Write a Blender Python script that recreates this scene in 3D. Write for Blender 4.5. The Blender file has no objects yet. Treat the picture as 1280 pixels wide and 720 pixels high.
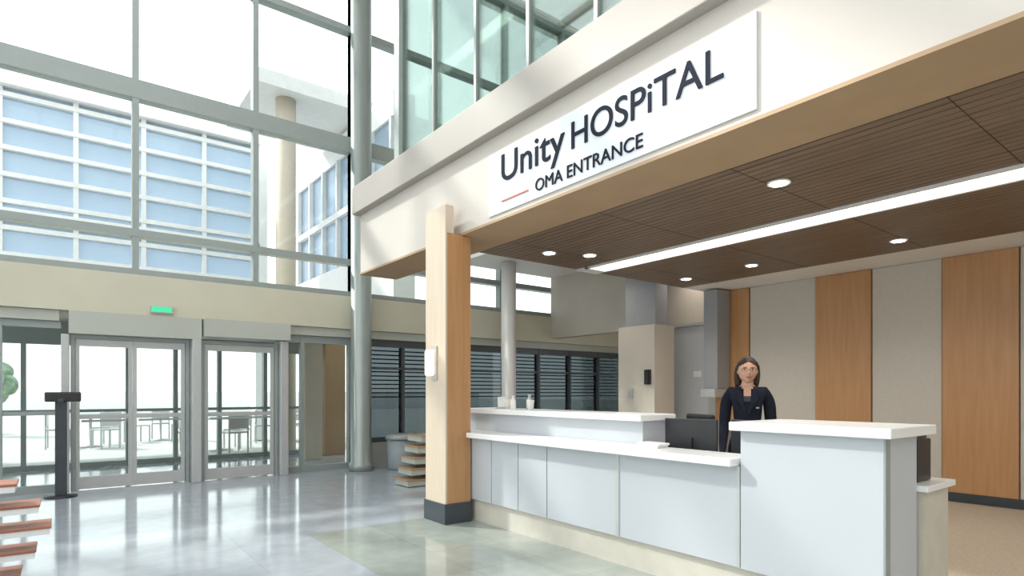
import bpy, bmesh, math, random
from mathutils import Vector, Matrix, Euler, noise
random.seed(4)
scene = bpy.context.scene
COL = scene.collection
try:
    scene.view_settings.view_transform = 'Standard'
    scene.view_settings.look = 'None'
    scene.view_settings.exposure = 0.0
except Exception as e:
    print(e)

# ------------------------------------------------------------------ materials
def mat(name, col, rough=0.5, metal=0.0, var=0.04, scale=8.0, bump=0.0, spec=0.5, emit=None, estr=0.0, coat=0.0):
    m = bpy.data.materials.new(name); m.use_nodes = True
    nt = m.node_tree; b = nt.nodes['Principled BSDF']
    b.inputs['Roughness'].default_value = rough
    b.inputs['Metallic'].default_value = metal
    b.inputs['Specular IOR Level'].default_value = spec
    b.inputs['Coat Weight'].default_value = coat
    tc = nt.nodes.new('ShaderNodeTexCoord')
    n = nt.nodes.new('ShaderNodeTexNoise'); n.inputs['Scale'].default_value = scale
    n.inputs['Detail'].default_value = 4
    nt.links.new(tc.outputs['Object'], n.inputs['Vector'])
    r = nt.nodes.new('ShaderNodeValToRGB')
    r.color_ramp.elements[0].position = 0.3; r.color_ramp.elements[1].position = 0.7
    r.color_ramp.elements[0].color = tuple(max(0, c*(1-var)) for c in col)+(1,)
    r.color_ramp.elements[1].color = tuple(min(1, c*(1+var)) for c in col)+(1,)
    nt.links.new(n.outputs['Fac'], r.inputs['Fac'])
    nt.links.new(r.outputs['Color'], b.inputs['Base Color'])
    if bump:
        bp = nt.nodes.new('ShaderNodeBump'); bp.inputs['Strength'].default_value = bump
        nt.links.new(n.outputs['Fac'], bp.inputs['Height']); nt.links.new(bp.outputs['Normal'], b.inputs['Normal'])
    if emit:
        b.inputs['Emission Color'].default_value = emit+(1,)
        b.inputs['Emission Strength'].default_value = estr
    return m

def wood(name, c1, c2, rough=0.4, stretch=(14, 14, 0.9), scale=1.6):
    m = bpy.data.materials.new(name); m.use_nodes = True
    nt = m.node_tree; b = nt.nodes['Principled BSDF']; b.inputs['Roughness'].default_value = rough
    tc = nt.nodes.new('ShaderNodeTexCoord'); mp = nt.nodes.new('ShaderNodeMapping')
    mp.inputs['Scale'].default_value = stretch
    n = nt.nodes.new('ShaderNodeTexNoise'); n.inputs['Scale'].default_value = scale
    n.inputs['Detail'].default_value = 6; n.inputs['Distortion'].default_value = 0.6
    nt.links.new(tc.outputs['Object'], mp.inputs['Vector']); nt.links.new(mp.outputs['Vector'], n.inputs['Vector'])
    r = nt.nodes.new('ShaderNodeValToRGB')
    r.color_ramp.elements[0].position = 0.3; r.color_ramp.elements[1].position = 0.72
    r.color_ramp.elements[0].color = c1+(1,); r.color_ramp.elements[1].color = c2+(1,)
    nt.links.new(n.outputs['Fac'], r.inputs['Fac']); nt.links.new(r.outputs['Color'], b.inputs['Base Color'])
    return m

def glass(name, tint, refl=0.5, blend=0.25, dcol=None, dfac=0.0):
    m = bpy.data.materials.new(name); m.use_nodes = True
    nt = m.node_tree; nt.nodes.clear()
    out = nt.nodes.new('ShaderNodeOutputMaterial')
    t = nt.nodes.new('ShaderNodeBsdfTransparent'); t.inputs['Color'].default_value = tint+(1,)
    g = nt.nodes.new('ShaderNodeBsdfGlossy'); g.inputs['Roughness'].default_value = 0.01
    g.inputs['Color'].default_value = (0.92, 0.96, 0.96, 1)
    lw = nt.nodes.new('ShaderNodeLayerWeight'); lw.inputs['Blend'].default_value = blend
    mu = nt.nodes.new('ShaderNodeMath'); mu.operation = 'MULTIPLY'; mu.inputs[1].default_value = refl
    nt.links.new(lw.outputs['Fresnel'], mu.inputs[0])
    base = t.outputs[0]
    if dfac > 0:
        d = nt.nodes.new('ShaderNodeBsdfDiffuse'); d.inputs['Color'].default_value = dcol+(1,)
        mx0 = nt.nodes.new('ShaderNodeMixShader'); mx0.inputs[0].default_value = dfac
        nt.links.new(t.outputs[0], mx0.inputs[1]); nt.links.new(d.outputs[0], mx0.inputs[2]); base = mx0.outputs[0]
    mx = nt.nodes.new('ShaderNodeMixShader')
    nt.links.new(mu.outputs[0], mx.inputs[0]); nt.links.new(base, mx.inputs[1]); nt.links.new(g.outputs[0], mx.inputs[2])
    nt.links.new(mx.outputs[0], out.inputs[0])
    return m

def emis(name, col, s):
    m = bpy.data.materials.new(name); m.use_nodes = True
    b = m.node_tree.nodes['Principled BSDF']
    b.inputs['Base Color'].default_value = col+(1,)
    b.inputs['Emission Color'].default_value = col+(1,); b.inputs['Emission Strength'].default_value = s
    return m

M = {}
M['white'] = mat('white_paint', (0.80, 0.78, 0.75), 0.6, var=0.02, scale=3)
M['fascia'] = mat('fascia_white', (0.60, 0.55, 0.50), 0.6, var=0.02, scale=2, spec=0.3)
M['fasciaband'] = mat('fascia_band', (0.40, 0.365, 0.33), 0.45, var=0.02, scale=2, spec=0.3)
M['cream'] = mat('cream_header', (0.60, 0.57, 0.45), 0.6, var=0.03, scale=2)
M['header'] = mat('header_grey', (0.47, 0.48, 0.43), 0.5, var=0.03, scale=2)
M['tan'] = mat('tan_soffit', (0.41, 0.275, 0.16), 0.5, var=0.05, scale=3)
M['beige'] = mat('beige_wall', (0.58, 0.53, 0.46), 0.7, var=0.03, scale=2)
M['beigepanel'] = mat('fabric_panel', (0.55, 0.52, 0.47), 0.8, var=0.03, scale=30, bump=0.02)
M['greywall'] = mat('grey_wall', (0.30, 0.31, 0.33), 0.6, var=0.03)
M['door'] = mat('grey_door', (0.55, 0.56, 0.58), 0.5, var=0.02)
M['frame'] = mat('mullion_metal', (0.32, 0.355, 0.345), 0.45, 0.2, var=0.03)
M['darkframe'] = mat('dark_frame', (0.10, 0.11, 0.12), 0.4, 0.3)
M['steel'] = mat('column_steel', (0.31, 0.345, 0.325), 0.32, 0.35, var=0.04, scale=2)
M['alu'] = mat('aluminium', (0.50, 0.51, 0.505), 0.4, 0.3, var=0.02)
M['woodv'] = wood('oak_vertical', (0.44, 0.225, 0.095), (0.51, 0.28, 0.13))
M['wood_sunlit'] = wood('oak_sunlit', (0.60, 0.49, 0.38), (0.66, 0.55, 0.44))  # paler than the column's other oak: sunlight put into the colour
M['woodc'] = wood('walnut_slats', (0.15, 0.098, 0.065), (0.25, 0.168, 0.112), 0.45, (14, 0.9, 14))
M['woodr'] = wood('red_wood', (0.30, 0.10, 0.06), (0.42, 0.17, 0.10), 0.4, (0.9, 14, 14))
M['black'] = mat('black_plastic', (0.02, 0.02, 0.023), 0.35, var=0.1)
M['dark'] = mat('dark_void', (0.05, 0.045, 0.04), 0.8)
M['baseb'] = mat('charcoal_base', (0.045, 0.055, 0.065), 0.4)
M['panel'] = mat('desk_laminate', (0.50, 0.52, 0.555), 0.45, var=0.015, scale=2, spec=0.35)
M['solid'] = mat('solid_surface', (0.82, 0.82, 0.81), 0.25, var=0.01, scale=20)
M['plinth'] = mat('plinth_stone', (0.58, 0.54, 0.47), 0.5, var=0.05)
M['carpet'] = mat('tan_carpet', (0.42, 0.35, 0.27), 0.9, var=0.12, scale=60, bump=0.1)
M['sign'] = mat('sign_panel', (0.70, 0.725, 0.76), 0.45, var=0.01, spec=0.3)
M['ink'] = mat('sign_letters', (0.022, 0.026, 0.04), 0.85, spec=0.1)
M['red'] = mat('sign_red', (0.55, 0.12, 0.10), 0.6)
M['glass'] = glass('clear_glass', (0.93, 0.96, 0.955))
M['glassg'] = glass('green_glass', (0.76, 0.82, 0.79), 0.75, 0.3)
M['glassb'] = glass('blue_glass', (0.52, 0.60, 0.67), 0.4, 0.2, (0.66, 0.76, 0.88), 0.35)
M['glassd'] = glass('tinted_glass', (0.26, 0.30, 0.31), 0.8, 0.3)
M['ext'] = mat('exterior_white', (0.80, 0.80, 0.80), 0.7)
M['extcream'] = mat('exterior_cream', (0.60, 0.52, 0.43), 0.8)
M['pave'] = mat('paving', (0.46, 0.46, 0.44), 0.85, var=0.08, scale=1.5)
M['leaf'] = mat('foliage', (0.18, 0.26, 0.17), 0.8, var=0.5, scale=6, bump=0.3)
M['bark'] = mat('bark', (0.14, 0.09, 0.06), 0.9)
M['bin'] = mat('bin_grey', (0.28, 0.31, 0.33), 0.5)
M['lamp'] = emis('lamp_glow', (1.0, 0.93, 0.82), 14)
M['slot'] = emis('linear_light', (1.0, 0.95, 0.88), 6)
M['sconce'] = emis('sconce_glow', (1.0, 0.85, 0.68), 0.9)
M['exit'] = emis('exit_green', (0.05, 0.60, 0.30), 0.6)
M['skin'] = mat('skin', (0.58, 0.33, 0.23), 0.5, var=0.04)
M['hair'] = mat('hair', (0.030, 0.018, 0.013), 0.45, var=0.4, scale=40, bump=0.2)
M['jacket'] = mat('navy_jacket', (0.012, 0.014, 0.024), 0.85, var=0.15, scale=30, spec=0.2)
M['shirt'] = mat('blouse', (0.03, 0.032, 0.045), 0.7)
M['lips'] = mat('lips', (0.42, 0.12, 0.11), 0.4)
M['eyew'] = mat('eye_white', (0.7, 0.68, 0.65), 0.3)
M['paper'] = mat('paper', (0.85, 0.85, 0.83), 0.7)
M['screen'] = emis('screen', (0.3, 0.45, 0.7), 0.5)

# floor material : terrazzo tiles with a greenish border stone near the desk
def floor_mat():
    m = bpy.data.materials.new('floor_terrazzo'); m.use_nodes = True
    nt = m.node_tree; b = nt.nodes['Principled BSDF']
    g = nt.nodes.new('ShaderNodeNewGeometry')
    def brick(w, h, c1, c2, mc, ms):
        br = nt.nodes.new('ShaderNodeTexBrick'); br.offset = 0.0
        br.inputs['Scale'].default_value = 1.0
        br.inputs['Brick Width'].default_value = w; br.inputs['Row Height'].default_value = h
        br.inputs['Mortar Size'].default_value = ms; br.inputs['Mortar Smooth'].default_value = 0.3
        br.inputs['Color1'].default_value = c1+(1,); br.inputs['Color2'].default_value = c2+(1,)
        br.inputs['Mortar'].default_value = mc+(1,)
        nt.links.new(g.outputs['Position'], br.inputs['Vector']); return br
    b1 = brick(1.2, 1.2, (0.41, 0.445, 0.49), (0.45, 0.485, 0.53), (0.37, 0.405, 0.44), 0.005)
    b2 = brick(0.6, 0.6, (0.34, 0.375, 0.345), (0.39, 0.425, 0.385), (0.30, 0.33, 0.30), 0.005)
    sx = nt.nodes.new('ShaderNodeSeparateXYZ'); nt.links.new(g.outputs['Position'], sx.inputs[0])
    gt = nt.nodes.new('ShaderNodeMath'); gt.operation = 'GREATER_THAN'; gt.inputs[1].default_value = 1.8
    nt.links.new(sx.outputs['X'], gt.inputs[0])
    lt = nt.nodes.new('ShaderNodeMath'); lt.operation = 'LESS_THAN'; lt.inputs[1].default_value = 5.4
    nt.links.new(sx.outputs['Y'], lt.inputs[0])
    an = nt.nodes.new('ShaderNodeMath'); an.operation = 'MULTIPLY'
    nt.links.new(gt.outputs[0], an.inputs[0]); nt.links.new(lt.outputs[0], an.inputs[1])
    mx = nt.nodes.new('ShaderNodeMix'); mx.data_type = 'RGBA'
    nt.links.new(an.outputs[0], mx.inputs[0]); nt.links.new(b1.outputs['Color'], mx.inputs[6]); nt.links.new(b2.outputs['Color'], mx.inputs[7])
    n = nt.nodes.new('ShaderNodeTexNoise'); n.inputs['Scale'].default_value = 5; n.inputs['Detail'].default_value = 8
    nt.links.new(g.outputs['Position'], n.inputs['Vector'])
    r = nt.nodes.new('ShaderNodeValToRGB')
    r.color_ramp.elements[0].position = 0.3; r.color_ramp.elements[1].position = 0.7
    r.color_ramp.elements[0].color = (0.84, 0.84, 0.84, 1); r.color_ramp.elements[1].color = (1, 1, 1, 1)
    nt.links.new(n.outputs['Fac'], r.inputs['Fac'])
    m2 = nt.nodes.new('ShaderNodeMix'); m2.data_type = 'RGBA'; m2.blend_type = 'MULTIPLY'; m2.inputs[0].default_value = 1
    nt.links.new(mx.outputs[2], m2.inputs[6]); nt.links.new(r.outputs['Color'], m2.inputs[7])
    nt.links.new(m2.outputs[2], b.inputs['Base Color'])
    b.inputs['Roughness'].default_value = 0.10; b.inputs['Specular IOR Level'].default_value = 0.8
    return m
M['floor'] = floor_mat()

# ------------------------------------------------------------------ helpers
def link(o, parent=None):
    COL.objects.link(o)
    if parent: o.parent = parent
    return o
def empty(name):
    e = bpy.data.objects.new(name, None); e.empty_display_size = 0.1
    return link(e)
def boxes(name, lst, mats, parent=None, bevel=0.0):
    """lst: (x0,x1,y0,y1,z0,z1[,matindex])"""
    if not isinstance(mats, (list, tuple)): mats = [mats]
    bm = bmesh.new()
    for t in lst:
        x0, x1, y0, y1, z0, z1 = t[:6]; mi = t[6] if len(t) > 6 else 0
        v = [bm.verts.new(p) for p in [(x0,y0,z0),(x1,y0,z0),(x1,y1,z0),(x0,y1,z0),(x0,y0,z1),(x1,y0,z1),(x1,y1,z1),(x0,y1,z1)]]
        for f in [(0,3,2,1),(4,5,6,7),(0,1,5,4),(1,2,6,5),(2,3,7,6),(3,0,4,7)]:
            fc = bm.faces.new([v[i] for i in f]); fc.material_index = mi
    me = bpy.data.meshes.new(name); bm.to_mesh(me); bm.free()
    for m in mats: me.materials.append(m)
    o = bpy.data.objects.new(name, me); link(o, parent)
    if bevel:
        md = o.modifiers.new('b', 'BEVEL'); md.width = bevel; md.segments = 2; md.limit_method = 'ANGLE'
    return o
def lathe(name, prof, m, loc=(0,0,0), seg=32, parent=None, smooth=True):
    bm = bmesh.new(); rings = []
    for r, z in prof:
        rings.append([bm.verts.new((r*math.cos(2*math.pi*i/seg), r*math.sin(2*math.pi*i/seg), z)) for i in range(seg)])
    for a, b in zip(rings, rings[1:]):
        for i in range(seg):
            bm.faces.new((a[i], a[(i+1)%seg], b[(i+1)%seg], b[i]))
    bm.faces.new(rings[0][::-1]); bm.faces.new(rings[-1])
    for f in bm.faces: f.smooth = smooth and len(f.verts) == 4
    me = bpy.data.meshes.new(name); bm.to_mesh(me); bm.free(); me.materials.append(m)
    o = bpy.data.objects.new(name, me); o.location = loc
    return link(o, parent)

# ------------------------------------------------------------------ floor, ground
boxes('floor', [(-4.2, 12, -4.2, 12.8, -0.1, 0)], M['floor'])
boxes('ground', [(-60, 70, 12.8, 120, -0.2, -0.02), (-60, -4.2, -30, 12.8, -0.2, -0.02)], M['pave'])
boxes('carpet', [(4.6, 8.34, -4, 5.23, 0.0, 0.012)], M['carpet'])

# ------------------------------------------------------------------ curtain wall (north) Y = 9.7
MX = [-3.87, -2.30, -0.73, 0.84, 2.41, 3.98, 5.55, 7.12, 8.69, 10.26]
def curtain(name, xs, z0, z1, trans, y=9.7):
    e = empty(name); fr = []
    for x in xs: fr.append((x-0.04, x+0.04, y-0.08, y+0.08, z0, z1))
    for (za, zb) in trans: fr.append((xs[0], xs[-1], y-0.085, y+0.085, za, zb))
    boxes('frame', fr, M['frame'], e)
    boxes('glass_pane', [(xs[0], xs[-1], y-0.006, y+0.006, z0, z1)], M['glass'], e)
    return e
curtain('window_1', MX[:6], 2.92, 9.3, [(2.92, 3.0), (3.45, 3.55), (5.36, 5.62), (7.4, 7.5), (9.2, 9.3)])
curtain('window_2', MX[5:], 2.92, 9.3, [(2.92, 3.0), (3.45, 3.55), (5.36, 5.62), (7.4, 7.5), (9.2, 9.3)])
# entrance header bulkhead
boxes('trim_1', [(-4.2, 10.9, 9.55, 9.95, 2.36, 2.91), (-4.2, 4.3, 9.95, 12.7, 2.50, 2.85)], M['cream'])
boxes('trim_2', [(0.10, 1.64, 9.50, 9.9, 2.06, 2.355), (1.66, 2.86, 9.38, 9.9, 2.10, 2.355), (-4.2, 0.0, 9.60, 9.9, 2.22, 2.355), (2.87, 10.9, 9.60, 9.9, 2.22, 2.355)], M['header'])
# exit sign
e = empty('exit_sign')
boxes('housing', [(1.00, 1.28, 9.505, 9.545, 2.40, 2.50)], M['alu'], e, 0.004)
boxes('lit_face', [(1.02, 1.26, 9.498, 9.504, 2.415, 2.485)], M['exit'], e)

# sliding doors
def door(name, x0, x1, y, leaves, ztop=2.05):
    e = empty(name); fr = [(x0, x0+0.045, y-0.06, y+0.06, 0, ztop), (x1-0.045, x1, y-0.06, y+0.06, 0, ztop), (x0+0.045, x1-0.045, y-0.058, y+0.058, ztop-0.045, ztop)]
    boxes('jamb', fr, M['frame'], e)
    w = (x1-x0-0.1)/leaves
    for i in range(leaves):
        a = x0+0.05+i*w+0.003; b = a+w-0.006
        boxes('leaf_%d' % (i+1), [(a, a+0.045, y-0.03, y+0.03, 0.01, ztop-0.05), (b-0.045, b, y-0.03, y+0.03, 0.01, ztop-0.05),
              (a+0.045, b-0.045, y-0.028, y+0.028, 0.012, 0.17), (a+0.045, b-0.045, y-0.028, y+0.028, ztop-0.14, ztop-0.052), (a+0.045, b-0.045, y-0.028, y+0.028, 0.94, 1.0)], M['alu'], e)
        boxes('pane_%d' % (i+1), [(a+0.045, b-0.045, y-0.005, y+0.005, 0.17, ztop-0.14)], M['glass'], e)
        boxes('push_bar_%d' % (i+1), [(a+0.06, b-0.06, y-0.09, y-0.07, 0.90, 0.93), (a+0.08, a+0.1, y-0.07, y-0.03, 0.90, 0.93), (b-0.1, b-0.08, y-0.07, y-0.03, 0.90, 0.93)], M['frame'], e)
    return e
door('door_1', 0.12, 1.50, 9.7, 2)
door('door_2', 1.64, 2.72, 9.62, 1)
boxes('trim_3', [(1.51, 1.63, 9.45, 9.8, 0, 2.055), (2.73, 2.85, 9.45, 9.8, 0, 2.095), (0.02, 0.11, 9.6, 9.8, 0, 2.055)], M['alu'], None, 0.01)
e = empty('window_3')
boxes('frame', [(-4.0, 0.02, 9.66, 9.74, 0, 0.1), (-4.0, 0.02, 9.66, 9.74, 2.13, 2.215), (-0.62, -0.56, 9.65, 9.75, 0, 2.215), (-2.2, -2.14, 9.65, 9.75, 0, 2.215), (-4.0, 0.02, 9.67, 9.73, 1.0, 1.05)], M['frame'], e)
boxes('glass_pane', [(-4, 0.02, 9.695, 9.705, 0.1, 2.13)], M['glass'], e)
e = empty('window_4')
boxes('frame', [(2.86, 3.96, 9.66, 9.74, 0, 0.1), (2.86, 3.96, 9.66, 9.74, 2.1, 2.215), (3.10, 3.16, 9.65, 9.75, 0, 2.215), (3.9, 3.96, 9.65, 9.75, 0, 2.215)], M['frame'], e)
boxes('glass_pane', [(2.86, 3.96, 9.695, 9.705, 0.1, 2.1)], M['glass'], e)
# right part low windows, darker
e = empty('window_5')
fr = [(3.97, 10.8, 9.64, 9.76, 2.1, 2.215), (3.97, 10.8, 9.64, 9.76, 0.42, 0.5), (3.97, 10.8, 9.65, 9.75, 1.7, 1.74)]
for x in [3.97, 4.9, 5.8, 6.3, 7.2, 8.1, 9.0, 9.9, 10.75]: fr.append((x, x+0.05, 9.63, 9.77, 0.42, 2.215))
boxes('frame', fr, M['darkframe'], e)
boxes('blind_slats', [(4.03, 10.7, 9.78, 9.80, 1.20+k*0.075, 1.222+k*0.075) for k in range(12)], M['bin'], e)
boxes('sill_wall', [(3.97, 10.8, 9.62, 9.78, 0, 0.42)], M['header'], e)
boxes('glass_pane', [(3.97, 10.8, 9.695, 9.705, 0.5, 2.1)], M['glassd'], e)
# round steel column
lathe('steel_column', [(0.20, 0), (0.20, 0.12), (0.168, 0.14), (0.168, 9.2)], M['steel'], (3.98, 9.3, 0), 40)

# vestibule outer line
e = empty('window_6')
fr = [(-4.2, 4.3, 12.6, 12.7, 2.1, 2.5), (-4.2, 4.3, 12.6, 12.7, 0, 0.08), (-4.2, 4.3, 12.61, 12.69, 0.95, 1.0)]
for x in [-4.1, -2.9, -1.6, -0.5, 0.2, 0.95, 1.7, 2.45, 3.3, 4.2]: fr.append((x, x+0.07, 12.58, 12.72, 0, 2.5))
boxes('frame', fr, M['frame'], e)
boxes('glass_pane', [(-4.2, 4.3, 12.645, 12.655, 0.08, 2.1)], M['glass'], e)
boxes('vestibule_pillar', [(3.72, 4.05, 11.3, 11.63, 0, 2.5)], M['extcream'], None, 0.01)
boxes('vestibule_pillar.001', [(4.32, 4.75, 11.9, 12.3, 0, 2.85)], M['tan'], None, 0.01)

# ------------------------------------------------------------------ exterior
e = empty('office_building')
fr = []; Y = 17.0
x0, x1, z0, z1 = -9.0, 4.3, 3.1, 8.0
for x in [x0 + i*1.33 for i in range(11)]: fr.append((x-0.05, x+0.05, Y-0.12, Y+0.1, z0, z1))
z = 3.1
while z < 7.95:
    fr.append((x0, x1, Y-0.14, Y+0.1, z, z+0.10)); z += 0.58
fr += [(x0, x1, Y-0.2, Y+0.3, 5.05, 5.3), (x0, x1, Y-0.3, Y+0.5, 7.95, 8.15), (x1-0.1, x1+0.2, Y-0.2, Y+0.3, 0, 8.0), (x0, x1, Y-0.1, Y+0.3, 2.8, 3.15)]
for x in (-8.8, -3.2, ): fr.append((x, x+0.5, Y, Y+0.5, -0.02, 2.9))
boxes('facade_frame', fr, M['ext'], e)
boxes('facade_glass', [(x0, x1, Y-0.02, Y+0.0, z0, z1)], M['glassb'], e)
e = empty('office_wing')
fr = [(5.5, 6.0, 11.2, 17.5, 2.95, 4.4), (5.5, 6.0, 11.2, 17.5, 7.05, 7.6), (5.6, 6.0, 17.0, 17.45, 4.4, 7.05), (5.6, 6.0, 11.22, 11.5, 4.4, 7.05), (5.6, 6.0, 17.0, 17.4, 0, 2.95)]
for i in range(7): fr.append((5.46, 5.62, 11.25+i*1.0, 11.33+i*1.0, 4.4, 7.05))
fr.append((5.45, 5.61, 11.2, 17.5, 5.6, 5.75))
boxes('wing_frame', fr, M['ext'], e)
boxes('wing_glass', [(5.56, 5.58, 11.2, 17.5, 4.4, 7.05)], M['glassb'], e)
lathe('portico_column', [(0.21, -0.02), (0.21, 7.7)], M['extcream'], (3.95, 13.3, 0), 32)
boxes('portico_canopy', [(3.2, 9.0, 12.8, 15.5, 7.7, 8.0)], M['ext'])

def blob(bm, c, r, seed, sub=3):
    res = bmesh.ops.create_icosphere(bm, subdivisions=sub, radius=r, matrix=Matrix.Translation(c))
    for v in res['verts']:
        d = (v.co-Vector(c)); n = noise.noise(v.co*1.6+Vector((seed, 0, 0)))
        v.co = Vector(c)+d*(1+0.45*n)
def tree(loc, s=1.0):
    e = empty('tree'); e.location = loc
    lathe('trunk', [(0.18*s, 0), (0.12*s, 1.2*s), (0.07*s, 2.6*s)], M['bark'], parent=e, seg=10)
    bm = bmesh.new()
    for i in range(9):
        a = random.random()*6.28; rr = random.random()*1.0*s
        blob(bm, (rr*math.cos(a), rr*math.sin(a), (2.2+random.random()*1.7)*s), (0.6+0.4*random.random())*s, i*3.1)
    me = bpy.data.meshes.new('crown'); bm.to_mesh(me); bm.free(); me.materials.append(M['leaf'])
    link(bpy.data.objects.new('crown', me), e)
for p, s in [((-1.75, 24, -0.02), 0.5), ((-3.6, 27, -0.02), 0.6), ((-5.0, 30, -0.02), 0.7)]:
    tree(p, s)
boxes('hedge', [(-16, -2.2, 34, 34.8, -0.02, 0.8)], M['leaf'], None, 0.1)
boxes('boundary_wall', [(-20, 30, 44, 44.4, -0.02, 1.3)], M['ext'])

def patio_table(loc):
    lathe('patio_table', [(0.25, 0), (0.25, 0.03), (0.03, 0.05), (0.03, 0.70), (0.40, 0.71), (0.40, 0.74)], M['alu'], loc, 24)
def chair(loc, rot, name='patio_chair', m=None, mleg=None):
    m = m or M['alu']; mleg = mleg or M['alu']
    e = empty(name); e.location = loc; e.rotation_euler = (0, 0, rot)
    boxes('seat', [(-0.22, 0.22, -0.22, 0.22, 0.42, 0.46)], m, e, 0.01)
    boxes('back', [(-0.22, 0.22, 0.19, 0.23, 0.52, 0.85)], m, e, 0.01)
    boxes('legs', [(-0.22, -0.19, -0.22, -0.19, 0, 0.42), (0.19, 0.22, -0.22, -0.19, 0, 0.42), (-0.22, -0.19, 0.195, 0.225, 0, 0.84), (0.19, 0.22, 0.195, 0.225, 0, 0.84)], mleg, e)
for tx, ty in [(2.9, 14.6), (4.9, 16.2), (2.2, 18.6), (0.6, 17.4)]:
    patio_table((tx, ty, -0.02))
    for k in range(3):
        a = k*2.1+tx
        chair((tx+0.62*math.sin(a), ty-0.62*math.cos(a)*-1, -0.02), -a+0.0)

# ------------------------------------------------------------------ fascia / upper level
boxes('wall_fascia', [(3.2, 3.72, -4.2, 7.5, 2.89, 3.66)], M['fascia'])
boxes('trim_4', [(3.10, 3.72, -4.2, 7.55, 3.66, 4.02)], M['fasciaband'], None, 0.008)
boxes('trim_5', [(3.19, 3.73, -4.2, 7.51, 2.865, 2.889)], M['tan'])
boxes('ceiling_hall', [(3.73, 12, 5.62, 7.5, 3.55, 4.0), (3.73, 12, -4.2, 5.62, 3.55, 4.0), (6.0, 12, 7.5, 9.58, 3.75, 4.0)], M['white'])
# upper floor shopfront glass
e = empty('window_7'); fr = [(3.22, 3.30, -4.2, 6.45, 4.02, 4.08), (3.2, 3.32, -4.2, 6.45, 6.5, 6.7), (3.30, 9, 6.41, 6.47, 4.02, 4.08)]
y = 6.45
while y > -4.2:
    fr.append((3.23, 3.28, y-0.018, y+0.018, 4.02, 6.7)); y -= 0.82
fr.append((3.2, 3.32, 6.38, 6.5, 4.02, 6.7))
for x in (5.2, 7.2): fr.append((x, x+0.06, 6.41, 6.47, 4.02, 6.7))
boxes('frame', fr, M['frame'], e)
boxes('glass_pane', [(3.25, 3.262, -4.2, 6.44, 4.08, 6.5), (3.3, 9, 6.435, 6.445, 4.08, 6.7)], M['glassg'], e)
boxes('ceiling_upper', [(3.2, 12, -4.2, 6.6, 6.7, 6.95)], M['white'])
boxes('trim_6', [(4.4+i*1.3, 4.7+i*1.3, -4.1, 6.3, 6.60, 6.699) for i in range(4)], M['tan'])
boxes('added_fill_strip', [(5.0+i*1.3, 5.15+i*1.3, -3.9, 6.2, 6.66, 6.698) for i in range(3)], M['slot'])  # glowing strips added to brighten the upper floor behind the glass
boxes('wall_upper', [(9.6, 9.8, -4.2, 9.6, 4.0, 9.3)], M['beige'])

# ------------------------------------------------------------------ slatted ceiling
def slats(name, xa, xb, ya=-4.1, yb=5.6, z=2.90):
    e = empty(name); L = []; n = int((xb-xa)/0.085); w = (xb-xa)/n
    for i in range(n):
        L.append((xa+i*w+0.005, xa+(i+1)*w-0.006, ya, yb, z, z+0.03))
    boxes('slats', L, M['woodc'], e)
    boxes('backing', [(xa, xb, ya, yb, z+0.035, z+0.06)], M['dark'], e)
    boxes('cross_joint', [(xa, xb, ya+k*1.3, ya+k*1.3+0.006, z-0.002, z+0.001) for k in range(1, 8)], M['dark'], e)
slats('ceiling_slats', 3.74, 5.355)
slats('ceiling_slats.001', 5.725, 7.615)
e = empty('linear_light')
boxes('housing', [(5.36, 5.40, -4.1, 5.45, 2.88, 2.96), (5.68, 5.72, -4.1, 5.45, 2.88, 2.96), (5.36, 5.72, 5.40, 5.6, 2.88, 2.96)], M['white'], e)
boxes('diffuser', [(5.40, 5.68, -4.1, 5.40, 2.93, 2.95)], M['slot'], e)
boxes('ceiling', [(7.62, 8.4, -4.2, 5.6, 2.90, 3.1)], M['white'])
def downlight(x, y, z=2.898, p=14):
    e = empty('downlight'); e.location = (x, y, z)
    lathe('ring', [(0.085, -0.012), (0.085, -0.001)], M['white'], parent=e, seg=24)
    lathe('lens', [(0.062, -0.016), (0.062, -0.013)], M['lamp'], parent=e, seg=24)
    l = bpy.data.lights.new('spot', 'SPOT'); l.energy = p*4; l.spot_size = math.radians(130); l.spot_blend = 1.0
    l.shadow_soft_size = 0.06; l.color = (1, 0.91, 0.80)
    lo = bpy.data.objects.new('spot', l); lo.location = (0, 0, -0.03); link(lo, e)
for x, y in [(4.35, 2.33), (4.9, 4.9), (4.35, -0.4), (7.0, 2.45), (6.9, 4.05), (7.0, 5.1), (7.0, 0.6)]:
    downlight(x, y)
downlight(4.45, 5.1, p=6)
downlight(7.0, 6.9, 3.548, p=14)
downlight(8.15, 5.9, 3.548, p=8)  # extra lamp, added to brighten the grey door
downlight(9.6, 7.2, 3.548, p=16)

# ------------------------------------------------------------------ back wall with panels
boxes('wall_east', [(8.42, 8.6, -4.2, 5.55, 0, 3.55), (8.42, 8.6, 5.55, 9.6, 2.45, 3.75), (8.42, 8.6, 6.55, 7.4, 0, 2.45)], M['beige'])
ys = [5.54, 4.95, 3.96, 3.24, 2.47, 1.75, 0.95, 0.2, -0.6, -1.4, -2.2, -3.0, -3.8]
for i in range(len(ys)-1):
    w = (i % 2 == 0)
    boxes('wall_panel' , [(8.36 if w else 8.385, 8.418, ys[i+1]+0.006, ys[i]-0.006, 0.12, 2.895)], M['woodv'] if w else M['beigepanel'])
boxes('baseboard_east', [(8.35, 8.42, -4.2, 5.23, 0.013, 0.118)], M['baseb'])
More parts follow.
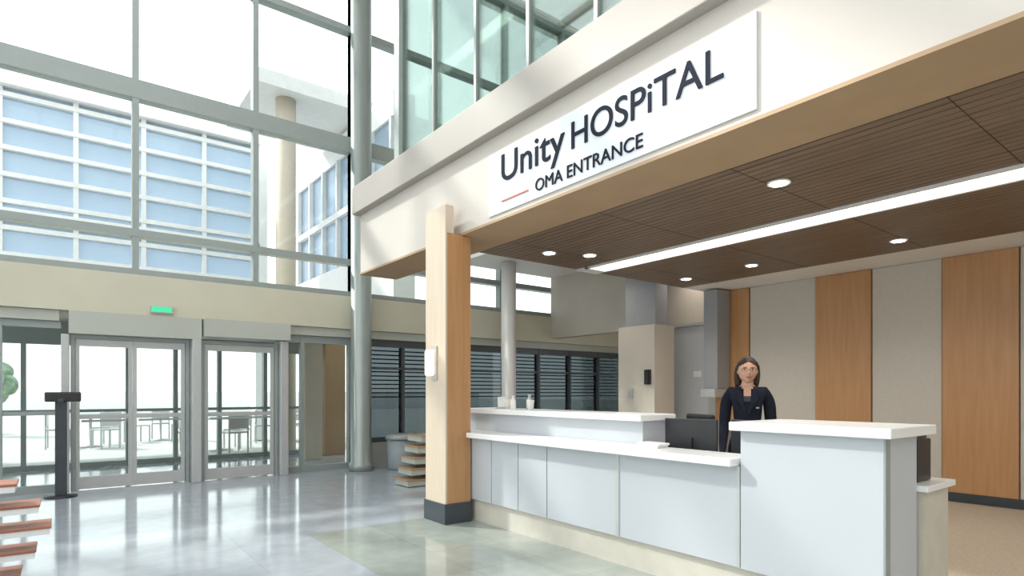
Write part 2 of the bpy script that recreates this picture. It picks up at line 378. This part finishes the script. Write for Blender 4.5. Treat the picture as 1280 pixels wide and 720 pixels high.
# door beyond
e = empty('door_3')
boxes('leaf', [(8.45, 8.50, 5.72, 6.46, 0.01, 2.4)], M['door'], e)
boxes('frame', [(8.42, 8.56, 5.56, 5.71, 0, 2.448), (8.42, 8.56, 6.47, 6.548, 0, 2.448), (8.42, 8.56, 5.71, 6.47, 2.405, 2.448)], M['alu'], e)
boxes('handle', [(8.40, 8.45, 6.36, 6.40, 1.0, 1.03), (8.39, 8.41, 6.26, 6.40, 1.0, 1.03)], M['alu'], e)
boxes('door_plate', [(8.44, 8.449, 5.85, 6.0, 1.55, 1.65)], M['paper'], e)
# pillar + grey end pier
boxes('wall_pier', [(7.5, 8.0, 6.06, 6.82, 0, 2.38), (7.6, 7.9, 6.12, 6.75, 2.38, 3.54, 1)], [M['beige'], M['greywall']])
boxes('wall_end', [(8.0, 8.34, 5.24, 5.52, 0.0, 0.85, 0), (8.0, 8.34, 5.26, 5.5, 1.35, 2.88, 0)], [M['greywall']])
boxes('wall_shelf', [(7.9, 8.34, 5.24, 5.5, 1.22, 1.345)], M['alu'], None, 0.01)
# wall phone
e = empty('wall_phone')
boxes('base', [(7.46, 7.498, 6.12, 6.24, 1.42, 1.66)], M['black'], e, 0.008)
boxes('handset', [(7.425, 7.458, 6.14, 6.17, 1.44, 1.65), (7.42, 7.46, 6.135, 6.175, 1.60, 1.66), (7.42, 7.46, 6.135, 6.175, 1.42, 1.48)], M['black'], e, 0.006)
boxes('wall_switch', [(7.485, 7.499, 6.5, 6.6, 1.2, 1.35)], M['alu'])
# far hall pillar, side wall
lathe('hall_column', [(0.17, 0), (0.17, 0.1), (0.14, 0.12), (0.14, 3.74)], M['white'], (6.75, 8.9, 0), 32)
boxes('wall_hall', [(11.0, 11.2, 5.0, 9.6, 0, 3.75)], M['beige'])
boxes('wall_south', [(-4.2, 12, -4.4, -4.2, 0, 9.3)], M['white'])
# hall chairs
for i, yy in enumerate([7.6, 8.3, 9.0]):
    chair((7.9, yy-0.1, 0), math.radians(-90), 'lounge_chair', M['woodr'] if i % 2 == 0 else M['black'], M['black'])
for i in range(3):
    chair((7.2, 7.5+0.6*i-0.1, 0), math.radians(-80), 'lounge_chair', M['black'], M['black'])

# ------------------------------------------------------------------ unseen west glazing + open roof, put in to let light through
e = empty('added_west_glazing'); fr = []  # unseen glazed wall, put in to let light into the lobby
for y in [-4.0+i*1.7 for i in range(9)]: fr.append((-4.28, -4.12, y-0.04, y+0.04, 0, 9.3))
for z in (0, 2.6, 5.5, 7.4, 9.2): fr.append((-4.28, -4.12, -4.2, 9.7, z, z+0.12))
boxes('frame', fr, M['frame'], e)
boxes('glass_pane', [(-4.206, -4.194, -4.2, 9.7, 0.1, 9.2)], M['glass'], e)
fr = [(-4.2, 3.3, -4.2+i*2.0, -3.95+i*2.0, 9.3, 9.6) for i in range(8)] + [(-4.2+i*1.85, -4.1+i*1.85, -4.2, 9.8, 9.35, 9.5) for i in range(5)] + [(3.3, 12, -4.2, 9.8, 9.3, 9.6)]
boxes('unseen_open_roof', fr, M['white'])  # unseen roof, left open between beams so sky light fills the lobby

# ------------------------------------------------------------------ wood column
e = empty('wood_column')
boxes('core', [(3.02, 3.295, 4.98, 5.37, 0.2, 2.86)], M['woodv'], e)
boxes('sunlit_cladding', [(3.0, 3.02, 4.98, 5.37, 0.2, 3.14), (3.02, 3.095, 4.98, 5.37, 2.865, 3.14)], M['wood_sunlit'], e)  # column's sun-facing side, its brightness painted into the wood colour
boxes('base', [(2.985, 3.298, 4.965, 5.385, 0, 0.2)], M['baseb'], e, 0.004)
e = empty('wall_sconce')
boxes('backplate', [(2.985, 2.999, 5.13, 5.23, 1.42, 1.76)], M['alu'], e)
lathe('shade', [(0.035, 0), (0.048, 0.02), (0.048, 0.24), (0.035, 0.26)], M['sconce'], (2.937, 5.18, 1.46), 20, e)

# ------------------------------------------------------------------ reception desk
e = empty('reception_desk')
YE = 5.4
seams = [5.38, 4.65, 4.23, 3.83, 3.02, 2.02]
for i in range(5):
    boxes('front_panel_%d' % (i+1), [(3.315, 3.34, seams[i+1]+0.005, seams[i]-0.005, 0.22, 0.845)], M['panel'], e, 0.002)
boxes('metal_seams', [(3.308, 3.335, 3.005, 3.035, 0.22, 0.845), (3.308, 3.335, 2.02, 2.04, 0.22, 0.845)], M['alu'], e)
boxes('body', [(3.34, 3.56, 2.02, YE, 0.22, 0.845)], M['bin'], e)
boxes('plinth', [(3.35, 3.6, 2.0, YE, 0, 0.22), (3.35, 3.74, 1.235, 2.0, 0, 0.22)], M['plinth'], e)
boxes('ledge_top', [(3.22, 3.555, 2.03, 4.95, 0.845, 0.895), (3.32, 3.555, 4.95, YE, 0.845, 0.895)], M['solid'], e, 0.006)
boxes('raised_screen', [(3.562, 3.60, 2.99, YE, 0.70, 1.075), (3.60, 3.84, 2.992, 3.02, 0.76, 1.075), (3.84, 3.88, 2.99, YE, 0.76, 1.075)], M['panel'], e)
boxes('raised_top', [(3.50, 3.93, 2.96, YE+0.05, 1.075, 1.125)], M['solid'], e, 0.006)
boxes('tall_block', [(3.30, 3.74, 1.22, 2.01, 0.22, 1.065)], M['panel'], e, 0.003)
boxes('block_end_metal', [(3.30, 3.36, 1.212, 1.219, 0.22, 1.065)], M['frame'], e)
boxes('block_top', [(3.25, 3.88, 1.17, 2.06, 1.065, 1.118)], M['solid'], e, 0.006)
boxes('worktop', [(3.56, 4.34, 2.022, 2.985, 0.72, 0.755), (3.89, 4.34, 2.985, YE, 0.72, 0.755)], M['solid'], e, 0.004)
boxes('worktop_support', [(4.2, 4.24, 3.4, 5.3, 0, 0.72), (3.8, 4.3, 2.05, 2.08, 0, 0.72)], M['panel'], e)
boxes('low_return', [(3.78, 4.17, 1.2, 2.01, 0, 0.75)], M['plinth'], e)
boxes('low_return_top', [(3.75, 4.2, 1.17, 2.02, 0.75, 0.785)], M['solid'], e, 0.004)
# printer on low return
e = empty('desk_printer')
boxes('body', [(3.84, 4.06, 1.25, 1.62, 0.787, 1.03)], M['black'], e, 0.01)
boxes('paper_tray', [(3.82, 4.08, 1.28, 1.58, 1.031, 1.045)], M['baseb'], e)

# monitors
def monitor(x, y, rot):
    e = empty('computer_monitor'); e.location = (x, y, 0.756); e.rotation_euler = (0, 0, rot)
    boxes('foot', [(-0.08, 0.08, -0.1, 0.1, 0, 0.012)], M['black'], e, 0.003)
    boxes('stem', [(-0.03, -0.012, -0.02, 0.02, 0.01, 0.2)], M['black'], e)
    s = boxes('panel', [(-0.012, 0.014, -0.21, 0.21, 0.07, 0.34)], M['black'], e, 0.006)
    boxes('screen', [(0.0141, 0.0155, -0.2, 0.2, 0.08, 0.33)], M['screen'], e)
monitor(3.82, 2.74, math.radians(10))
monitor(3.92, 2.30, math.radians(-20))
e = empty('keyboard'); e.location = (4.0, 2.74, 0.756)
boxes('tray', [(-0.06, 0.06, -0.2, 0.2, 0, 0.015)], M['black'], e, 0.003)
boxes('keys', [(-0.055+i*0.023, -0.039+i*0.023, -0.19+j*0.026, -0.17+j*0.026, 0.0155, 0.02) for i in range(5) for j in range(15)], M['bin'], e)
e = empty('paper_stack')
boxes('sheets', [(3.40, 3.52, 2.72, 2.92, 0.896, 0.915), (3.39, 3.51, 2.70, 2.90, 0.916, 0.93)], M['paper'], e)
# office chair behind the desk
def office_chair(x, y, rz, zt=1.06):
    e = empty('office_chair'); e.location = (x, y, 0.013); e.rotation_euler = (0, 0, math.radians(rz))
    lathe('gas_lift', [(0.03, 0.08), (0.03, 0.42)], M['black'], parent=e, seg=14)
    for k in range(5):
        a = k*2*math.pi/5
        o = boxes('foot_%d' % (k+1), [(0.0, 0.28, -0.02, 0.02, 0.05, 0.09)], M['black'], e, 0.005); o.rotation_euler = (0, 0, a)
        lathe('castor_%d' % (k+1), [(0.02, 0), (0.028, 0.02), (0.02, 0.05)], M['black'], (0.26*math.cos(a), 0.26*math.sin(a), 0), 12, e)
    boxes('seat', [(-0.24, 0.24, -0.24, 0.22, 0.42, 0.50)], M['black'], e, 0.03)
    boxes('back_support', [(-0.03, 0.03, -0.27, -0.24, 0.42, 0.70)], M['black'], e)
    boxes('backrest', [(-0.23, 0.23, -0.30, -0.25, 0.58, zt)], M['black'], e, 0.05)
    boxes('armrests', [(-0.30, -0.24, -0.18, 0.12, 0.66, 0.69), (0.24, 0.30, -0.18, 0.12, 0.66, 0.69), (-0.28, -0.25, -0.04, 0.0, 0.45, 0.66), (0.25, 0.28, -0.04, 0.0, 0.45, 0.66)], M['black'], e, 0.008)
office_chair(5.0, 3.75, 70)
# items on the raised counter
def bottle(x, y, z, m, s=1.0, name='sanitizer_bottle'):
    lathe(name, [(0.026*s, 0), (0.028*s, 0.01*s), (0.028*s, 0.09*s), (0.012*s, 0.105*s), (0.012*s, 0.12*s), (0.016*s, 0.122*s), (0.016*s, 0.135*s)], m, (x, y, z), 20)
def cup(x, y, z):
    lathe('paper_cup', [(0.028, 0), (0.038, 0.09), (0.040, 0.093), (0.037, 0.095), (0.033, 0.085)], M['paper'], (x, y, z), 20)
bottle(3.66, 4.75, 1.126, M['paper']); bottle(3.75, 4.6, 1.126, M['alu'], 1.1); cup(3.64, 4.45, 1.126); cup(3.7, 4.9, 1.126)
e = empty('brochure_holder')
boxes('brochures', [(3.72, 3.76, 4.98, 5.1, 1.127, 1.25), (3.70, 3.78, 4.97, 5.11, 1.126, 1.14, 1)], [M['paper'], M['alu']], e)

# ------------------------------------------------------------------ sign
e = empty('hospital_sign')
boxes('sign_board', [(3.185, 3.199, 1.84, 4.51, 2.93, 3.50)], M['sign'], e, 0.003)
def text(body, ystart, yend, zb, caph, m, name, off=0.0):
    c = bpy.data.curves.new(name, 'FONT'); c.body = body; c.size = 1.0; c.extrude = 0.02; c.offset = off
    o = bpy.data.objects.new(name, c); link(o)
    bpy.context.view_layer.update()
    dg = bpy.context.evaluated_depsgraph_get()
    me = bpy.data.meshes.new_from_object(o.evaluated_get(dg))
    bpy.data.objects.remove(o)
    xs = [v.co.x for v in me.vertices]
    a, b = min(xs), max(xs); sx = (ystart-yend)/(b-a); sy = caph/0.73
    for v in me.vertices:
        px = (v.co.x-a)*sx; py = v.co.y*sy; pz = v.co.z
        v.co = Vector((3.180-pz*0.2, ystart-px, zb+py))
    me.materials.append(m); me.name = name
    link(bpy.data.objects.new(name, me), e)
text('Unity', 4.30, 3.46, 3.20, 0.26, M['ink'], 'letters_unity', off=0.002)
text('HOSPiTAL', 3.38, 2.05, 3.20, 0.22, M['ink'], 'letters_hospital', off=0.002)
text('OMA ENTRANCE', 3.82, 2.67, 2.985, 0.105, M['ink'], 'letters_entrance', off=0.0)
boxes('red_rule', [(3.178, 3.185, 3.92, 4.30, 3.02, 3.032)], M['red'], e)

# ------------------------------------------------------------------ lobby objects
def tier(loc, rot, n, dz, L, z0, flip=False):
    e = empty('tiered_bench'); e.location = loc; e.rotation_euler = (0, 0, rot)
    for i in range(n):
        z = z0+i*dz; off = [0, 0.08, 0.16, 0.10, -0.02, -0.14][i % 6]
        boxes('plank_%d' % (i+1), [(-L, off, 0, 0.30, z+0.02, z+0.038)], M['woodr'], e, 0.004)
        boxes('tray_%d' % (i+1), [(-L, off-0.01, 0.01, 0.29, z-0.02, z+0.019)], M['solid'], e)
    boxes('post', [(-L+0.1, -L+0.16, 0.12, 0.18, 0, z0+n*dz), (-0.35, -0.29, 0.12, 0.18, 0, z0+(n-1)*dz)], M['alu'], e)
tier((-0.20, 5.05, 0), 0, 5, 0.15, 1.1, 0.06)
e2 = empty('tiered_bench')
for i in range(5):
    z = 0.04+i*0.15
    boxes('plank_%d' % (i+1), [(3.74+i*0.05, 4.9, 7.2, 7.62, z+0.04, z+0.06, 0), (3.76+i*0.05, 4.9, 7.21, 7.61, z-0.03, z+0.0395, 1)], [M['tan'], M['header']], e2)
boxes('post', [(4.2, 4.26, 7.38, 7.44, 0, 0.64), (4.75, 4.81, 7.38, 7.44, 0, 0.64)], M['alu'], e2)
# litter bin
e = empty('litter_bin'); e.location = (4.62, 9.1, 0)
lathe('body', [(0.22, 0), (0.235, 0.03), (0.25, 0.5)], M['bin'], parent=e)
lathe('lid', [(0.27, 0.5), (0.275, 0.53), (0.26, 0.58), (0.12, 0.60), (0.10, 0.59)], M['frame'], parent=e)
# sanitizer stand
e = empty('sanitizer_stand'); e.location = (0.02, 9.2, 0)
lathe('base', [(0.17, 0), (0.17, 0.015), (0.05, 0.03)], M['black'], parent=e)
boxes('post', [(-0.06, 0.06, -0.03, 0.03, 0.02, 1.18)], M['baseb'], e, 0.006)
boxes('dispenser', [(-0.16, 0.2, -0.07, 0.07, 1.18, 1.30)], M['black'], e, 0.015)
boxes('nozzle', [(-0.03, 0.03, -0.12, -0.07, 1.17, 1.22)], M['baseb'], e, 0.006)

# ------------------------------------------------------------------ woman
def skinmesh(name, verts, edges, root, sub=2):
    me = bpy.data.meshes.new(name); me.from_pydata([v[:3] for v in verts], edges, [])
    o = bpy.data.objects.new(name, me); link(o)
    md = o.modifiers.new('s', 'SKIN'); md.use_smooth_shade = True
    for i, v in enumerate(verts):
        sv = me.skin_vertices[0].data[i]
        sv.radius = (v[3], v[4] if len(v) > 4 else v[3]); sv.use_root = (i == root)
    ss = o.modifiers.new('u', 'SUBSURF'); ss.levels = sub; ss.render_levels = sub
    bpy.context.view_layer.update()
    me2 = bpy.data.meshes.new_from_object(o.evaluated_get(bpy.context.evaluated_depsgraph_get()))
    bpy.data.objects.remove(o)
    me2.name = name
    for p in me2.polygons: p.use_smooth = True
    return me2
W = empty('woman'); W.location = (4.62, 2.75, 0.013); W.rotation_euler = (0, 0, math.radians(-60)); W.scale = (0.97, 0.97, 0.955)
V = [(0,0,0.90,0.135),(0,0,1.03,0.108),(0,-0.01,1.18,0.130),(0,0,1.30,0.125),(0,0.01,1.385,0.060),(0,0.0,1.45,0.048),(0,-0.005,1.50,0.047),
     # right arm 7..11 (x<0)
     (-0.13,0.01,1.335,0.070),(-0.175,0.02,1.27,0.058),(-0.19,0.03,1.06,0.049),(-0.195,-0.13,0.90,0.037),(-0.19,-0.285,0.815,0.024),
     # left arm 12..16
     (0.13,0.01,1.335,0.070),(0.175,0.02,1.27,0.058),(0.19,0.03,1.06,0.049),(0.185,-0.13,0.90,0.037),(0.18,-0.285,0.815,0.024),
     # legs 17..21, 22..26
     (-0.085,0,0.82,0.10),(-0.09,0,0.66,0.078),(-0.09,-0.01,0.46,0.052),(-0.09,0.01,0.30,0.050),(-0.09,0.02,0.09,0.034),
     (0.085,0,0.82,0.10),(0.09,0,0.66,0.078),(0.09,-0.01,0.46,0.052),(0.09,0.01,0.30,0.050),(0.09,0.02,0.09,0.034)]
E = [(0,1),(1,2),(2,3),(3,4),(4,5),(5,6),(3,7),(7,8),(8,9),(9,10),(10,11),(3,12),(12,13),(13,14),(14,15),(15,16),(0,17),(17,18),(18,19),(19,20),(20,21),(0,22),(22,23),(23,24),(24,25),(25,26)]
body = skinmesh('body', V, E, 0, 3)
for v in body.vertices:
    if abs(v.co.x) < 0.16 and 0.8 < v.co.z < 1.40: v.co.y *= 0.80 if v.co.y > 0 else 0.88
for k in ('jacket', 'skin', 'shirt', 'baseb'): body.materials.append(M[k])
for p in body.polygons:
    c = p.center
    if c.z > 1.395 and abs(c.x) < 0.07: p.material_index = 1
    elif c.y < -0.03 and abs(c.x) < (c.z-1.20)*0.24 and c.z > 1.20: p.material_index = 1 if c.z > 1.32 else 2
    elif c.z < 0.80 and abs(c.x) < 0.2 and c.y > -0.15: p.material_index = 3
link(bpy.data.objects.new('body', body), W)
# collar / lapels
def lapel(s):
    bm = bmesh.new()
    P = [(0.05*s,-0.045,1.40),(0.075*s,-0.055,1.37),(0.085*s,-0.115,1.28),(0.045*s,-0.128,1.22),(0.006*s,-0.125,1.14),(0.028*s,-0.122,1.26),(0.042*s,-0.085,1.33)]
    vs = [bm.verts.new(p) for p in P]; bm.faces.new(vs)
    me = bpy.data.meshes.new('lapel'); bm.to_mesh(me); bm.free(); me.materials.append(M['jacket'])
    o = bpy.data.objects.new('lapel', me); link(o, W); md = o.modifiers.new('s', 'SOLIDIFY'); md.thickness = 0.006
lapel(1); lapel(-1)
boxes('name_badge', [(0.07, 0.095, -0.137, -0.132, 1.205, 1.218)], M['bin'], W)
# hands
def hand(side, wx, wy, wz):
    s = side
    V = [(wx, wy, wz, 0.021, 0.019), (wx, wy-0.045, wz-0.018, 0.030, 0.015), (wx, wy-0.075, wz-0.022, 0.032, 0.014)]
    for j, (dx, L) in enumerate([(-0.026, 0.062), (-0.009, 0.074), (0.009, 0.070), (0.026, 0.055)]):
        dxx = dx*s
        V += [(wx+dxx*0.8, wy-0.075, wz-0.022, 0.0105), (wx+dxx*1.1, wy-0.078-L*0.4, wz-0.017, 0.0095), (wx+dxx*1.2, wy-0.078-L*0.75, wz-0.026, 0.0085), (wx+dxx*1.25, wy-0.078-L, wz-0.036, 0.007)]
    b = len(V)
    V += [(wx-0.015*s, wy-0.03, wz-0.018, 0.013), (wx-0.040*s, wy-0.055, wz-0.028, 0.011), (wx-0.050*s, wy-0.085, wz-0.034, 0.009)]
    chains = [([0,1,2])] + [[3+4*k+i for i in range(4)] for k in range(4)] + [[b,b+1,b+2]]
    bm = bmesh.new()
    for ch in chains:
        m = skinmesh('t', [V[i] for i in ch], [(i,i+1) for i in range(len(ch)-1)], 0, 2)
        bm.from_mesh(m)
    me = bpy.data.meshes.new('hand'); bm.to_mesh(me); bm.free()
    for p in me.polygons: p.use_smooth = True
    me.materials.append(M['skin']); link(bpy.data.objects.new('hand', me), W)
hand(1, -0.19, -0.285, 0.825); hand(-1, 0.18, -0.285, 0.825)
# head
H = bpy.data.objects.new('head', None); link(H, W); H.location = (0, -0.012, 1.535); H.rotation_euler = (0, 0, math.radians(8)); H.scale = (1.12, 1.06, 1.04)
bm = bmesh.new(); bmesh.ops.create_uvsphere(bm, u_segments=72, v_segments=56, radius=1)
def g(x, s): return math.exp(-(x/s)**2)
for v in bm.verts:
    x, y, z = v.co
    X = x*0.071; Yv = y*0.092; Z = z*0.112
    if Z < 0:
        t = -Z/0.112
        X *= 1-0.30*t**1.8
        if Yv > 0: Yv *= 1-0.35*t
        else: Yv *= 1-0.02*t
    if y < 0:
        Yv -= 0.017*g(X, 0.009)*g(Z+0.022, 0.014)          # nose tip
        Yv -= 0.008*g(X, 0.008)*g(Z-0.000, 0.022)           # bridge
        Yv += 0.007*(g(X-0.028, 0.014)+g(X+0.028, 0.014))*g(Z-0.008, 0.012)  # sockets
        Yv -= 0.005*g(X, 0.020)*g(Z+0.055, 0.010)           # mouth
        Yv -= 0.008*g(X, 0.020)*g(Z+0.092, 0.016)           # chin
        Yv -= 0.004*(g(X-0.036,0.018)+g(X+0.036,0.018))*g(Z+0.025,0.018) # cheeks
    v.co = (X, Yv, Z)
for f in bm.faces: f.smooth = True
me = bpy.data.meshes.new('face'); bm.to_mesh(me); bm.free(); me.materials.append(M['skin'])
link(bpy.data.objects.new('face', me), H)
def ell(name, c, r, m, parent, seg=20, rot=(0,0,0)):
    bm = bmesh.new(); bmesh.ops.create_uvsphere(bm, u_segments=seg, v_segments=seg//2+2, radius=1)
    for v in bm.verts: v.co = Vector((v.co.x*r[0], v.co.y*r[1], v.co.z*r[2]))
    for f in bm.faces: f.smooth = True
    me = bpy.data.meshes.new(name); bm.to_mesh(me); bm.free(); me.materials.append(m)
    o = bpy.data.objects.new(name, me); o.location = c; o.rotation_euler = rot; return link(o, parent)
for s in (1, -1):
    ell('eye', (0.028*s, -0.0755, 0.008), (0.0105, 0.007, 0.0050), M['eyew'], H)
    ell('iris', (0.028*s, -0.0812, 0.008), (0.0048, 0.0025, 0.0046), M['black'], H)
    ell('brow', (0.029*s, -0.0850, 0.024), (0.015, 0.004, 0.0028), M['hair'], H, rot=(0, 0.12*s, 0.25*s))
    ell('eyelid', (0.028*s, -0.0770, 0.0130), (0.0125, 0.007, 0.0028), M['hair'], H)
    ell('ear', (0.071*s, 0.005, -0.002), (0.009, 0.018, 0.028), M['skin'], H)
    # glasses rim
    bm = bmesh.new(); n = 24; ring = []
    for i in range(n):
        a = 2*math.pi*i/n
        ring.append([bm.verts.new((0.030*s+(0.021+dr)*math.cos(a), -0.098+dy, 0.006+(0.015+dr)*math.sin(a))) for dr, dy in ((0, 0), (0.0022, 0), (0.0022, 0.002), (0, 0.002))])
    for i in range(n):
        for j in range(4):
            bm.faces.new((ring[i][j], ring[(i+1)%n][j], ring[(i+1)%n][(j+1)%4], ring[i][(j+1)%4]))
    me = bpy.data.meshes.new('glasses_rim'); bm.to_mesh(me); bm.free(); me.materials.append(M['black'])
    link(bpy.data.objects.new('glasses_rim', me), H)
boxes('glasses_bridge', [(-0.009, 0.009, -0.1, -0.098, 0.009, 0.0115), (0.0515, 0.0535, -0.098, -0.02, 0.009, 0.012), (-0.0535, -0.0515, -0.098, -0.02, 0.009, 0.012)], M['black'], H)
ell('upper_lip', (0, -0.0905, -0.0525), (0.020, 0.005, 0.0030), M['lips'], H)
ell('lower_lip', (0, -0.0895, -0.0590), (0.017, 0.006, 0.0038), M['lips'], H)
# hair : smooth cap, pulled back low with a fall behind the shoulders
bm = bmesh.new(); bmesh.ops.create_uvsphere(bm, u_segments=72, v_segments=56, radius=1)
for v in bm.verts:
    x, y, z = v.co
    k = 1+0.025*noise.noise(Vector((x*9, y*9, z*3)))
    v.co = (x*0.083*k, y*0.101*k+0.006, z*0.120*k+0.003)
def cut(f):
    c = f.calc_center_median()
    if c.z < -0.085: return True
    line = 0.078-0.5*abs(c.x)
    if c.y < -0.015 and c.z < line: return True
    if c.y < 0.012 and c.z < 0.022: return True
    return False
bmesh.ops.delete(bm, geom=[f for f in bm.faces if cut(f)], context='FACES')
for f in bm.faces: f.smooth = True
me = bpy.data.meshes.new('hair_cap'); bm.to_mesh(me); bm.free(); me.materials.append(M['hair'])
o = bpy.data.objects.new('hair_cap', me); link(o, H); md = o.modifiers.new('s', 'SOLIDIFY'); md.thickness = 0.010
hv = [(0,0.050,0.03,0.062),(0,0.070,-0.05,0.066),(0,0.080,-0.12,0.056),(0.0,0.085,-0.17,0.042),(0,0.085,-0.22,0.02)]
hm = skinmesh('hair_back', hv, [(0,1),(1,2),(2,3),(3,4)], 0, 2); hm.materials.append(M['hair']); link(bpy.data.objects.new('hair_back', hm), H)
for s in (1, -1):
    hv = [(0.052*s,-0.035,0.078,0.013),(0.074*s,-0.005,0.03,0.016),(0.078*s,0.02,-0.04,0.020),(0.070*s,0.035,-0.11,0.022),(0.055*s,0.06,-0.17,0.020)]
    hm = skinmesh('hair_lock', hv, [(i,i+1) for i in range(4)], 0, 2); hm.materials.append(M['hair']); link(bpy.data.objects.new('hair_lock', hm), H)
# shoes
for s in (1, -1):
    ell('shoe', (0.09*s, -0.035, 0.036), (0.042, 0.125, 0.036), M['black'], W)

# ------------------------------------------------------------------ light
w = bpy.data.worlds.new('World'); scene.world = w; w.use_nodes = True
nt = w.node_tree; bg = nt.nodes['Background']
tc = nt.nodes.new('ShaderNodeTexCoord'); sp = nt.nodes.new('ShaderNodeSeparateXYZ')
nt.links.new(tc.outputs['Generated'], sp.inputs[0])
r = nt.nodes.new('ShaderNodeValToRGB')
r.color_ramp.elements[0].position = 0.0; r.color_ramp.elements[0].color = (0.99, 0.985, 0.98, 1)
r.color_ramp.elements[1].position = 0.8; r.color_ramp.elements[1].color = (0.93, 0.96, 1.0, 1)
nt.links.new(sp.outputs['Z'], r.inputs['Fac']); nt.links.new(r.outputs['Color'], bg.inputs['Color'])
bg.inputs['Strength'].default_value = 2.35
s = bpy.data.lights.new('sun', 'SUN'); s.energy = 5.5; s.angle = math.radians(3.0); s.color = (1, 0.95, 0.88)
so = bpy.data.objects.new('sun', s); link(so)
el = math.radians(38); d = Vector((0.52*math.cos(el), -0.854*math.cos(el), -math.sin(el)))
so.rotation_euler = d.to_track_quat('-Z', 'Y').to_euler(); so.location = (-6, 14, 12)

# ------------------------------------------------------------------ camera
cam = bpy.data.cameras.new('Camera'); co = bpy.data.objects.new('Camera', cam); link(co)
co.location = (0, 0, 1.3); co.rotation_euler = (math.radians(90), 0, math.radians(-37.5))
cam.sensor_width = 36; cam.lens = 738/1280*36; cam.shift_y = 130/1280; cam.clip_end = 400
scene.camera = co
